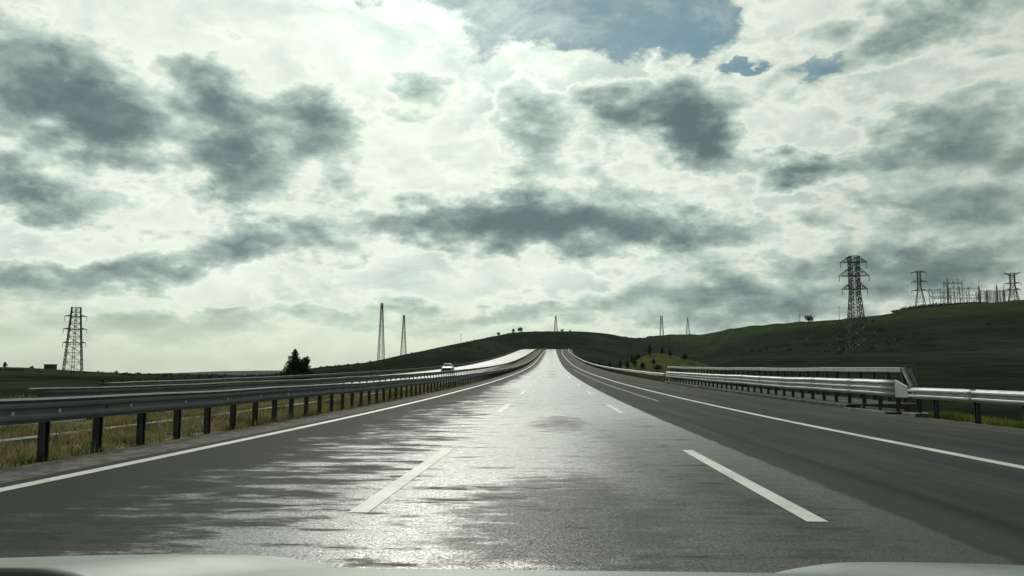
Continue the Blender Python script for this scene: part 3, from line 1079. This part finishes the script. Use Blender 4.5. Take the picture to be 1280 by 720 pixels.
def gantry(pxs, py_beams, py_post, label, r=SR, a_frame=False):
    p0 = sgz(pxs[0], r)
    t = empty('substation_gantry', p0, label, 'gantry', 'substation gantries')
    ends = []
    for px in pxs:
        p = sgz(px, r) - p0
        topz = at(px, py_post, r).z - p0.z
        m = MB()
        if a_frame:
            m.bar(p + Vector((-1.6, 0, -1)), p + Vector((.0, 0, topz - p.z)), .4, 4, .2)
            m.bar(p + Vector((1.6, 0, -1)), p + Vector((.0, 0, topz - p.z)), .4, 4, .2)
            for k in range(1, 5):
                zz = (topz - p.z) * k / 6
                ww = 1.6 * (1 - k / 6)
                m.bar(p + Vector((-ww, 0, zz)), p + Vector((ww, 0, zz)), .18)
        else:
            for s in (-.35, .35):
                m.bar(p + Vector((s, 0, -1)), p + Vector((s, 0, topz - p.z)), .24)
            n = 8
            for k in range(n):
                z0_, z1_ = (topz - p.z) * k / n, (topz - p.z) * (k + 1) / n
                m.bar(p + Vector((-.35, 0, z0_)), p + Vector((.35, 0, z1_)), .13)
        m.build('column', M['substeel'], t)
        ends.append((p, px))
    for py in py_beams:
        m = MB()
        for (pa, xa), (pb_, xb) in zip(ends[:-1], ends[1:]):
            za, zb = at(xa, py, r).z - p0.z, at(xb, py, r).z - p0.z
            A, B = Vector((pa.x, pa.y, za)), Vector((pb_.x, pb_.y, zb))
            m.bar(A, B, .24); m.bar(A + Vector((0, 0, .8)), B + Vector((0, 0, .8)), .24)
            n = max(3, int((B - A).length / 1.4))
            for k in range(n):
                m.bar(A.lerp(B, k / n), (A + Vector((0, 0, .8))).lerp(B + Vector((0, 0, .8)), (k + 1) / n), .13)
        bm_ = m.build('beam', M['substeel'], t)
        i = MB()
        for (pa, xa), (pb_, xb) in zip(ends[:-1], ends[1:]):
            za, zb = at(xa, py, r).z - p0.z, at(xb, py, r).z - p0.z
            for k in (.2, .5, .8):
                q = Vector((pa.x, pa.y, za)).lerp(Vector((pb_.x, pb_.y, zb)), k)
                i.bar(q, q - Vector((0, 0, 1.6)), .32, 6)
        i.build('insulator', M['insul'], bm_)
    return t


gantry([1167, 1181, 1194], [363, 371], 360, 'low lattice gantry at the left end of the substation beside the slender pylon')
gantry([1186, 1198, 1209], [354], 351, 'tall lattice portal rising above the rest of the substation', 700)
gantry([1191, 1204], [361, 370], 347, 'tall spiked frame with slanting legs inside the substation', 684, True)
gantry([1205, 1217, 1230], [361, 369, 373], 358, 'middle gantry of three level beams in the substation', 688)
gantry([1231, 1243, 1256, 1274], [364, 368.5], 362, 'long low gantry at the right end of the substation', 692)


gantry([1171, 1184, 1199, 1214], [366, 373], 364, 'rear gantry of two beams glimpsed behind the left half of the substation', 712)
gantry([1226, 1238, 1250, 1262], [366, 371, 373.5], 364, 'rear gantry of three beams glimpsed behind the right half of the substation', 714)


def spire(px, py, r, label):
    p = sgz(px, r)
    H = at(px, py, r).z - p.z
    t = empty('lightning_mast', p, label, 'mast', 'lightning masts of the substation')
    m = MB()
    lattice_body(m, H * .8, 1.3, .5, 6, 1.0, .2, .1)
    m.build('lattice_mast', M['substeel'], t)
    MB().bar((0, 0, H * .8), (0, 0, H), .28, 6, .1).build('spike', M['substeel'], t)


spire(1230, 351, 680, 'thin lightning mast in the middle of the substation, left of the tallest one')
spire(1252.5, 350, 682, 'tallest thin lightning mast near the right end of the substation')
spire(1240, 358, 684, 'shorter lightning mast between the two taller masts of the substation')
spire(1261, 356, 686, 'lightning mast just left of the horned pylon')
spire(1190, 346, 694, 'lightning mast at the left corner of the tall portal')
for i, (px, lb) in enumerate([(1172, 'leftmost low switchgear post group of the substation'), (1178, 'second low switchgear post group from the slender pylon'),
                              (1186, 'switchgear post group under the left side of the tall portal'), (1213, 'switchgear post group under the middle gantry'),
                              (1222, 'switchgear post group right of the middle gantry'), (1238, 'pale switchgear post group between the short masts'),
                              (1248, 'switchgear post group beside the tallest lightning mast'), (1260, 'pale switchgear post group near the horned pylon')]):
    p = sgz(px, 676)
    t = empty('switchgear', p, lb, 'switchgear', 'switchgear of the substation')
    for k in range(3):
        h = 4.2 + .6 * ((i * 7 + k * 3) % 4)
        MB().bar(((k - 1) * 1.3, .3 * k, -.6), ((k - 1) * 1.3, .3 * k, h * .55), .22, 4).build('support', M['substeel'], t)
        m = MB()
        m.lathe(((k - 1) * 1.3, .3 * k, h * .55), (0, 0, 1), [(.22, 0), (.3, .3), (.2, .6), (.3, .9), (.2, 1.2), (.28, 1.5), (.12, h * .45)], 8)
        m.build('insulator', M['porcelain'] if i in (5, 7) else M['insul'], t)
# boundary berm wall in front of the substation
bw = MB()
pts = [at(px, 0, 655) for px in (1122, 1135, 1150, 1175, 1200, 1232)]
for i, (a, b_) in enumerate(zip(pts[:-1], pts[1:])):
    a = Vector((a.x, a.y, ground_z(a.x, a.y))); b_ = Vector((b_.x, b_.y, ground_z(b_.x, b_.y)))
    n = 10
    for k in range(n):
        q = a.lerp(b_, (k + .5) / n)
bl = [((0, 0, .6), (4, 2, 1.3))]
for i, px in enumerate((1126, 1137, 1148, 1160, 1172, 1184, 1196, 1208, 1220, 1230)):
    p = gp(px, 652)
    hh = (2.4, 3.4, 3.6, 3.2, 3.0, 2.4, 2.2, 2.0, 1.8, 1.4)[i]
    lob = [((0, 0, hh * .4), (4.6, 2.2, hh * .55)), ((2.5, .5, hh * .3), (3.2, 2, hh * .42)), ((-2.4, -.4, hh * .35), (3.2, 2, hh * .42))]
    limb_tree('hedge_bush', p, lob, 900, .42, M['leaf_dark'], 'dark low bush in the line of scrub along the foot of the substation', 'bush', .8, .15, 'scrub below the substation', 130 + i)

# ------------------------------------------------------------------ hut on the left ridge
hp = gp(63, 519)
hut = empty('hut', hp, 'small dark flat-roofed hut on the low left ridge beside the broad pylon', 'hut')
MB().box((0, 0, 1.3), (4.9, 4.2, 3.4)).build('wall', M['render'], hut)
MB().box((0, 0, 3.13), (5.5, 4.8, .28)).build('roof', M['roofing'], hut)
MB().box((-1.2, -2.22, .9), (1.0, .08, 2.0)).build('door', M['black_trim'], hut)
MB().box((1.3, -2.22, 1.7), (1.2, .08, .9)).build('window', M['glass_dark'], hut)

# ------------------------------------------------------------------ the oncoming car
def wheel(parent, loc, rad=.33, w=.22, name='wheel', ax=(1, 0, 0)):
    t = MB()
    t.lathe(loc, ax, [(rad * .62, -w / 2), (rad * .93, -w / 2), (rad, -w * .32), (rad, w * .32), (rad * .93, w / 2), (rad * .62, w / 2)], 24)
    wh = t.build(name, M['rubber'], parent, True)
    r_ = MB()
    sgn = 1 if loc[0] > 0 else -1
    r_.lathe(Vector(loc) + Vector((sgn * w * .35, 0, 0)), (sgn, 0, 0), [(rad * .64, -.01), (rad * .62, .03), (rad * .3, .015), (.05, .04)], 24)
    r_.build('rim', M['chrome'], wh)


def loft(m, rings, cap=True):
    n = len(rings[0])
    vs = [p for r_ in rings for p in r_]
    f = []
    for i in range(len(rings) - 1):
        for k in range(n):
            f.append((i * n + k, i * n + (k + 1) % n, (i + 1) * n + (k + 1) % n, (i + 1) * n + k))
    if cap:
        f += [tuple(range(n))[::-1], tuple(range((len(rings) - 1) * n, len(rings) * n))]
    return m.poly(vs, f)


cz = float(P(129.0))
car = empty('oncoming_car', (-16.7, 129.0, cz + .01), 'white car with dark windscreen driving towards us on the opposite carriageway', 'car', None, R(2))


def ring(y, w, zb, zs, zt, wt):
    return [(-w * .86, y, zb), (-w, y, zb + .12), (-w, y, zs - .08), (-w * .95, y, zs), (-wt, y, zt), (wt, y, zt), (w * .95, y, zs), (w, y, zs - .08), (w, y, zb + .12), (w * .86, y, zb)]


loft(MB(), [ring(-2.15, .72, .32, .66, .70, .5), ring(-2.05, .84, .26, .76, .80, .62), ring(-1.7, .90, .24, .88, .93, .66), ring(-1.0, .91, .22, .96, 1.02, .70),
            ring(-.9, .91, .22, .97, 1.03, .74), ring(1.6, .91, .22, 1.0, 1.04, .74), ring(2.0, .88, .26, .98, 1.02, .70), ring(2.15, .78, .36, .86, .9, .6)]).build('body', M['white_paint'], car, True, 0)
cab = [[(-.72, -.9, 1.0), (.72, -.9, 1.0), (.76, .3, 1.0), (.76, 1.6, 1.0), (.70, 2.05, 1.0), (-.70, 2.05, 1.0), (-.76, 1.6, 1.0), (-.76, .3, 1.0)],
       [(-.60, -.15, 1.44), (.60, -.15, 1.44), (.62, .3, 1.47), (.61, 1.4, 1.46), (.56, 1.7, 1.43), (-.56, 1.7, 1.43), (-.61, 1.4, 1.46), (-.62, .3, 1.47)]]
loft(MB(), cab).build('greenhouse', M['glass_dark'], car)
rf = [[(x * 1.02, y - .05 if y < 0 else y, 1.43) for x, y, z in cab[1]], [(x * .96, y * .97, 1.53) for x, y, z in cab[1]]]
loft(MB(), rf).build('roof', M['white_paint'], car, False, .03)
for s in (-1, 1):
    MB().bar((s * .74, -.88, 1.0), (s * .62, -.14, 1.45), .07).build('pillar', M['white_paint'], car)
    MB().box((s * .98, -.62, 1.06), (.2, .14, .14)).build('wing_mirror', M['white_paint'], car, False, .03)
    MB().box((s * .62, -2.1, .70), (.34, .16, .14)).build('headlight', M['lamp'], car, False, .03)
    wheel(car, (s * .82, -1.35, .33)); wheel(car, (s * .82, 1.4, .33))
MB().box((0, -2.15, .56), (1.15, .12, .30)).build('grille', M['black_trim'], car, False, .02)
MB().box((0, -2.13, .33), (1.5, .14, .16)).build('lower_bumper', M['black_trim'], car, False, .02)

# ------------------------------------------------------------------ our own car: its bonnet and front end
own = empty('car', (0, 1.2, 0), 'silver car bonnet with two raised creases along the bottom of the picture', 'car')
oy = own.location.y


def bonnet_z(x, d):
    z = .872 - .2226 * (d - 1.25) - .06 * (d - 1.25) ** 2
    ax = abs(x)
    z += -.012 + .018 * float(smooth(.37, .47, ax)) - .012 * float(smooth(.5, .95, ax))
    if d > 1.75:
        z -= .5 * (d - 1.75) ** 2 * (1 + ax * .6)
    return z


m = MB()
bx = np.linspace(-.90, .90, 91)
bd = np.linspace(.72, 1.98, 43)
vs = [(x, d - .10 * x * x * float(smooth(1.3, 2.0, d)) * 2.2 - oy, bonnet_z(x, d)) for d in bd for x in bx]
n = len(bx)
m.poly(vs, [(j * n + i, j * n + i + 1, (j + 1) * n + i + 1, (j + 1) * n + i) for j in range(len(bd) - 1) for i in range(n - 1)])
o = m.build('bonnet', M['silver'], own, True)
sm = o.modifiers.new('thickness', 'SOLIDIFY'); sm.thickness = .012; sm.offset = -1
for s in (-1, 1):
    m = MB()
    prof = []
    ts = np.linspace(0, 1, 15)
    rows = []
    for d in bd:
        row = []
        for t in ts:
            x = .906 + .06 * math.sin(t * math.pi / 2)
            z = bonnet_z(.906, d) - .004 - .012 * t - .40 * (1 - math.cos(t * math.pi / 2)) ** 1.6
            row.append((s * x, d - .10 * .82 * float(smooth(1.3, 2.0, d)) * 2.2 - oy, z))
        rows.append(row)
    k = len(ts)
    vs = [p for r_ in rows for p in r_]
    fs_ = [(j * k + i, j * k + i + 1, (j + 1) * k + i + 1, (j + 1) * k + i) for j in range(len(bd) - 1) for i in range(k - 1)]
    if s < 0: fs_ = [f[::-1] for f in fs_]
    m.poly(vs, fs_)
    o = m.build('fender', M['silver'], own, True)
    sm = o.modifiers.new('thickness', 'SOLIDIFY'); sm.thickness = .01; sm.offset = -1
    MB().lathe((s * .62, 1.86 - oy, .56), (s * .25, 1, .1), [(.16, -.1), (.155, .02), (.12, .05), (.02, .06)], 20).build('headlight', M['lamp'], own, True)
    wheel(own, (s * .82, 1.35 - oy, .32), .32, .21)
m = MB()
loft(m, [[(x, y + .0 - oy, z) for y, z in ((1.80, .30), (2.02 - .12 * x * x, .30), (2.06 - .14 * x * x, .46), (2.0 - .14 * x * x, .58), (1.80, .58))] for x in np.linspace(-.94, .94, 23)])
m.build('bumper', M['silver'], own, True)
MB().box((0, 1.98 - oy, .60), (.8, .05, .12)).build('grille', M['black_trim'], own, False, .01)

# ------------------------------------------------------------------ air
HZ = MB().box((0, 3000, 95), (18400, 12400, 210)).build('haze', None)
# (the ground sheet lies wholly inside)
HZ['kind'] = 'stuff'
hm = bpy.data.materials.new('haze')
hm.use_nodes = True
ht = NT(hm.node_tree)
ht.n.remove(ht.n['Principled BSDF'])
pv = ht.new('ShaderNodeVolumePrincipled')
pv.inputs['Color'].default_value = (.80, .93, .92, 1)
pv.inputs['Density'].default_value = .00005
pv.inputs['Anisotropy'].default_value = .2
ht.l.new(pv.outputs[0], ht.n['Material Output'].inputs['Volume'])
HZ.data.materials.append(hm)

# ------------------------------------------------------------------ sky and sun
SUN_AZ, SUN_EL = R(-7), R(31)        # ahead and a little left, behind the cloud
w = bpy.data.worlds.new('World')
sc.world = w
w.use_nodes = True
T = NT(w.node_tree)
for n_ in list(T.n):
    T.n.remove(n_)
out = T.new('ShaderNodeOutputWorld')
sky = T.new('ShaderNodeTexSky', sky_type='NISHITA')
sky.sun_disc = False
sky.sun_elevation = SUN_EL
sky.sun_rotation = SUN_AZ
sky.air_density, sky.dust_density, sky.ozone_density = 1.0, .15, 2.5
bg_sky = T.new('ShaderNodeBackground')
bg_sky.inputs[1].default_value = .055
T.l.new(T.mix(1.0, sky.outputs[0], (.86, 1.07, .86), 'MULTIPLY'), bg_sky.inputs[0])

D = T.new('ShaderNodeTexCoord').outputs['Generated']
sx = T.new('ShaderNodeSeparateXYZ')
T.put(sx.inputs[0], D)
dx_, dy_, dz_ = sx.outputs
AZ = T.math('MULTIPLY', T.math('ARCTAN2', dx_, dy_), 57.29578)
EL = T.math('MULTIPLY', T.math('ARCSINE', dz_), 57.29578)
flatv = T.vmath('MULTIPLY', D, (1.0, 1.0, 1.9))
cb = T.new('ShaderNodeCombineXYZ')
T.put(cb.inputs[0], AZ); T.put(cb.inputs[1], EL)
base_ae = cb.outputs[0]
w1 = T.vmath('SUBTRACT', T.noise(flatv, 9.0, 5, .58, 0, True), (.5, .5, .5))
warp1 = T.vmath('MULTIPLY', w1, (5.5, 4.5, 0.0))
ae = T.vmath('ADD', base_ae, warp1)
w2 = T.vmath('SUBTRACT', T.noise(flatv, 26.0, 5, .6, 0, True), (.5, .5, .5))
ae2 = T.vmath('ADD', ae, T.vmath('MULTIPLY', w2, (3.2, 2.8, 0.0)))


def blob_sum(vec, table):
    acc = None
    for px, py, rx, ry, rot, wt in table:
        a, e = azel(px, py)
        k = 57.2958 / F
        mp = T.new('ShaderNodeMapping', vector_type='TEXTURE')
        T.put(mp.inputs[0], vec)
        mp.inputs['Location'].default_value = (a, e, 0)
        mp.inputs['Rotation'].default_value = (0, 0, R(rot))
        mp.inputs['Scale'].default_value = (rx * k * 1.42, ry * k * 1.42, 1)
        g = T.new('ShaderNodeTexGradient', gradient_type='SPHERICAL')
        T.put(g.inputs[0], mp.outputs[0])
        acc = T.math('MULTIPLY', g.outputs['Fac'], wt) if acc is None else T.math('MULTIPLY_ADD', g.outputs['Fac'], wt, acc)
    return acc


DARK = [(60, 110, 120, 62, -18, 1.25), (150, 165, 60, 34, -20, .6), (40, 238, 80, 26, -8, 1.05), (268, 112, 48, 40, 0, .95), (300, 185, 58, 48, -20, 1.05),
        (275, 232, 46, 22, 0, .7), (395, 155, 40, 62, 30, .95), (525, 108, 36, 40, 20, .65), (308, 305, 55, 24, 5, .85), (400, 292, 66, 24, 0, .65),
        (610, 285, 110, 40, 0, .9), (720, 275, 130, 44, 0, 1.0), (860, 292, 100, 26, 0, .85), (660, 165, 46, 55, 10, .75), (762, 140, 42, 38, 0, 1.0),
        (855, 140, 66, 48, -20, 1.2), (892, 182, 44, 32, -30, .9), (1000, 212, 50, 22, 0, 1.1), (1215, 165, 100, 45, 10, .7), (1130, 190, 56, 30, 0, .4),
        (1130, 262, 100, 24, -5, .7), (1150, 30, 120, 30, 0, .75), (1255, 235, 60, 40, 0, .35), (880, 365, 120, 36, 0, .6), (1010, 372, 120, 36, 0, .6),
        (1130, 330, 80, 34, 0, .75), (1250, 320, 80, 26, 0, .5), (30, 345, 90, 26, 0, .85), (190, 333, 64, 18, 5, .75), (110, 405, 130, 26, 0, .6),
        (270, 405, 120, 22, 0, .5), (288, 384, 40, 7, 0, .5), (560, 402, 190, 14, 0, .5), (720, 392, 120, 16, 0, .45), (430, 240, 60, 22, 0, .4),
        (505, 285, 60, 22, 0, .6), (960, 100, 40, 24, 0, .35), (1030, 85, 36, 16, 0, .5), (430, 330, 110, 10, 0, .25)]
LIGHT = [(590, 350, 260, 26, 0, .7), (150, 210, 120, 22, 0, .4), (470, 60, 160, 60, 0, .6), (200, 50, 200, 44, 0, .5), (780, 95, 190, 26, 0, .7), (590, 190, 90, 60, 0, .5),
         (930, 225, 70, 30, 0, .5), (1000, 120, 80, 30, 0, .4), (330, 445, 260, 22, 0, .4), (60, 300, 120, 22, 0, .35)]
dark = blob_sum(ae2, DARK)
light = blob_sum(ae, LIGHT)
fb = T.noise(flatv, 7.0, 10, .62, .25)
fb2 = T.noise(flatv, 18.0, 9, .55, .2)
sunw = (math.sin(SUN_AZ) * .018, 0.0, .03)
fb2s = T.noise(T.vmath('ADD', flatv, sunw), 18.0, 9, .55, .2)
relief = T.math('SUBTRACT', fb2, fb2s)
vo = T.new('ShaderNodeTexVoronoi', feature='F1')
T.put(vo.inputs['Vector'], T.vmath('ADD', flatv, T.vmath('MULTIPLY', w2, (.05, .05, .05))))
vo.inputs['Scale'].default_value = 24
vo.inputs['Detail'].default_value = 2
vo.inputs['Roughness'].default_value = .55
vo.normalize = True
puff = T.math('SUBTRACT', vo.outputs['Distance'], .36)
nz = T.math('ADD', T.math('MULTIPLY_ADD', fb, 1.1, -.55), T.math('MULTIPLY_ADD', fb2, .9, -.45))
body = T.math('SUBTRACT', T.math('MULTIPLY', dark, 1.12), T.math('MULTIPLY', light, .38))
body = T.math('ADD', body, T.math('MULTIPLY', nz, .58))
body = T.math('MULTIPLY_ADD', relief, 1.15, body)
body = T.math('MULTIPLY_ADD', puff, .19, body)
streak = T.math('SUBTRACT', T.noise(T.vmath('MULTIPLY', D, (1.0, 1.0, 9.0)), 5.0, 7, .6, .3), .5)
body = T.math('MULTIPLY_ADD', streak, T.range(EL, 11.0, 3.0, 0.0, 1.0), body)
dk = T.range(body, -.36, 1.36, 0, 1, False)
# general level: brighter ahead towards the hidden sun, duller to the right and behind
sun_v = Vector((math.sin(SUN_AZ) * math.cos(SUN_EL), math.cos(SUN_AZ) * math.cos(SUN_EL), math.sin(SUN_EL)))
cs = T.vmath('DOT_PRODUCT', D, tuple(sun_v))
level = T.range(cs, .15, .92, .12, .96)
rightd = T.range(AZ, -2.0, 34.0, 0.0, .20)
level = T.math('SUBTRACT', level, rightd)
level = T.math('MAXIMUM', level, .11)
glow = T.math('MULTIPLY', T.math('POWER', T.math('MAXIMUM', cs, 0.0), 70.0), .55)
level = T.math('ADD', level, glow)
level = T.math('MULTIPLY', level, T.math('MULTIPLY_ADD', fb2, .35, .83))
hb = T.range(T.noise(flatv, 5.0, 9, .62, .4), .36, .70)
hb = T.math('MULTIPLY_ADD', puff, -.2, hb, clamp=True)
basec = T.mix(hb, (.92, 1.0, .88), (.60, .72, .645))
cum = T.ramp(dk, [(0.0, (.93, 1.0, .88)), (1.0, (.135, .190, .192)), (.26, (.93, 1.0, .87)), (.40, (.61, .735, .645)), (.58, (.355, .46, .42)), (.80, (.190, .262, .255))])
ccol = T.mix(T.range(dk, .10, .30), basec, cum)
# warm pale band above the horizon on the left
hor = T.math('MULTIPLY', T.range(EL, 6.5, .8), T.range(AZ, 12.0, -2.0))
ccol = T.mix(T.math('MULTIPLY', hor, .82), ccol, (.84, .94, .70))
ccol = T.vmath('SCALE', ccol, None, level)
bg_cloud = T.new('ShaderNodeBackground')
T.put(bg_cloud.inputs[0], ccol)
bg_cloud.inputs[1].default_value = 1.0
# opening of blue sky high ahead
HOLE = [(670, 10, 100, 44, 0, .9), (790, 16, 120, 46, -6, 1.3), (870, 35, 46, 36, 0, .9), (930, 76, 30, 8, 0, 1.0), (1024, 80, 28, 11, 10, 1.2), (760, -60, 240, 60, 0, 1.2), (600, 62, 40, 20, 0, .5), (500, -4, 60, 14, 0, .6)]
hole = blob_sum(ae2, HOLE)
hole = T.math('ADD', hole, T.math('MULTIPLY', nz, -.25))
hole = T.math('MULTIPLY_ADD', puff, T.range(hole, .08, .32, 0, .7), hole)
hm_ = T.range(hole, .15, .50)
veil = T.range(T.noise(flatv, 6.0, 8, .65, .5), .40, .72, .90, .45)
hm_ = T.math('MULTIPLY', hm_, veil)
mixs = T.new('ShaderNodeMixShader')
T.put(mixs.inputs[0], hm_)
T.l.new(bg_cloud.outputs[0], mixs.inputs[1])
T.l.new(bg_sky.outputs[0], mixs.inputs[2])
T.l.new(mixs.outputs[0], out.inputs['Surface'])
w.cycles.sampling_method = 'MANUAL'
w.cycles.sample_map_resolution = 512

sl = bpy.data.lights.new('sun', 'SUN')
sl.energy = 1.5
sl.angle = R(14)
sl.color = (1.0, .96, .86)
so = bpy.data.objects.new('sun', sl)
col.objects.link(so)
so.rotation_euler = sun_v.to_track_quat('Z', 'Y').to_euler()

# ------------------------------------------------------------------ render settings
sc.view_settings.view_transform = 'Standard'
sc.view_settings.look = 'None'
sc.view_settings.exposure = 0.0
sc.view_settings.gamma = 1.0
sc.view_settings.use_curve_mapping = False
sc.render.engine = 'CYCLES'
sc.cycles.use_denoising = True
sc.cycles.max_bounces = 5
sc.cycles.diffuse_bounces = 2
sc.cycles.glossy_bounces = 3
sc.cycles.volume_bounces = 0
sc.cycles.transparent_max_bounces = 6
sc.cycles.sample_clamp_indirect = 6
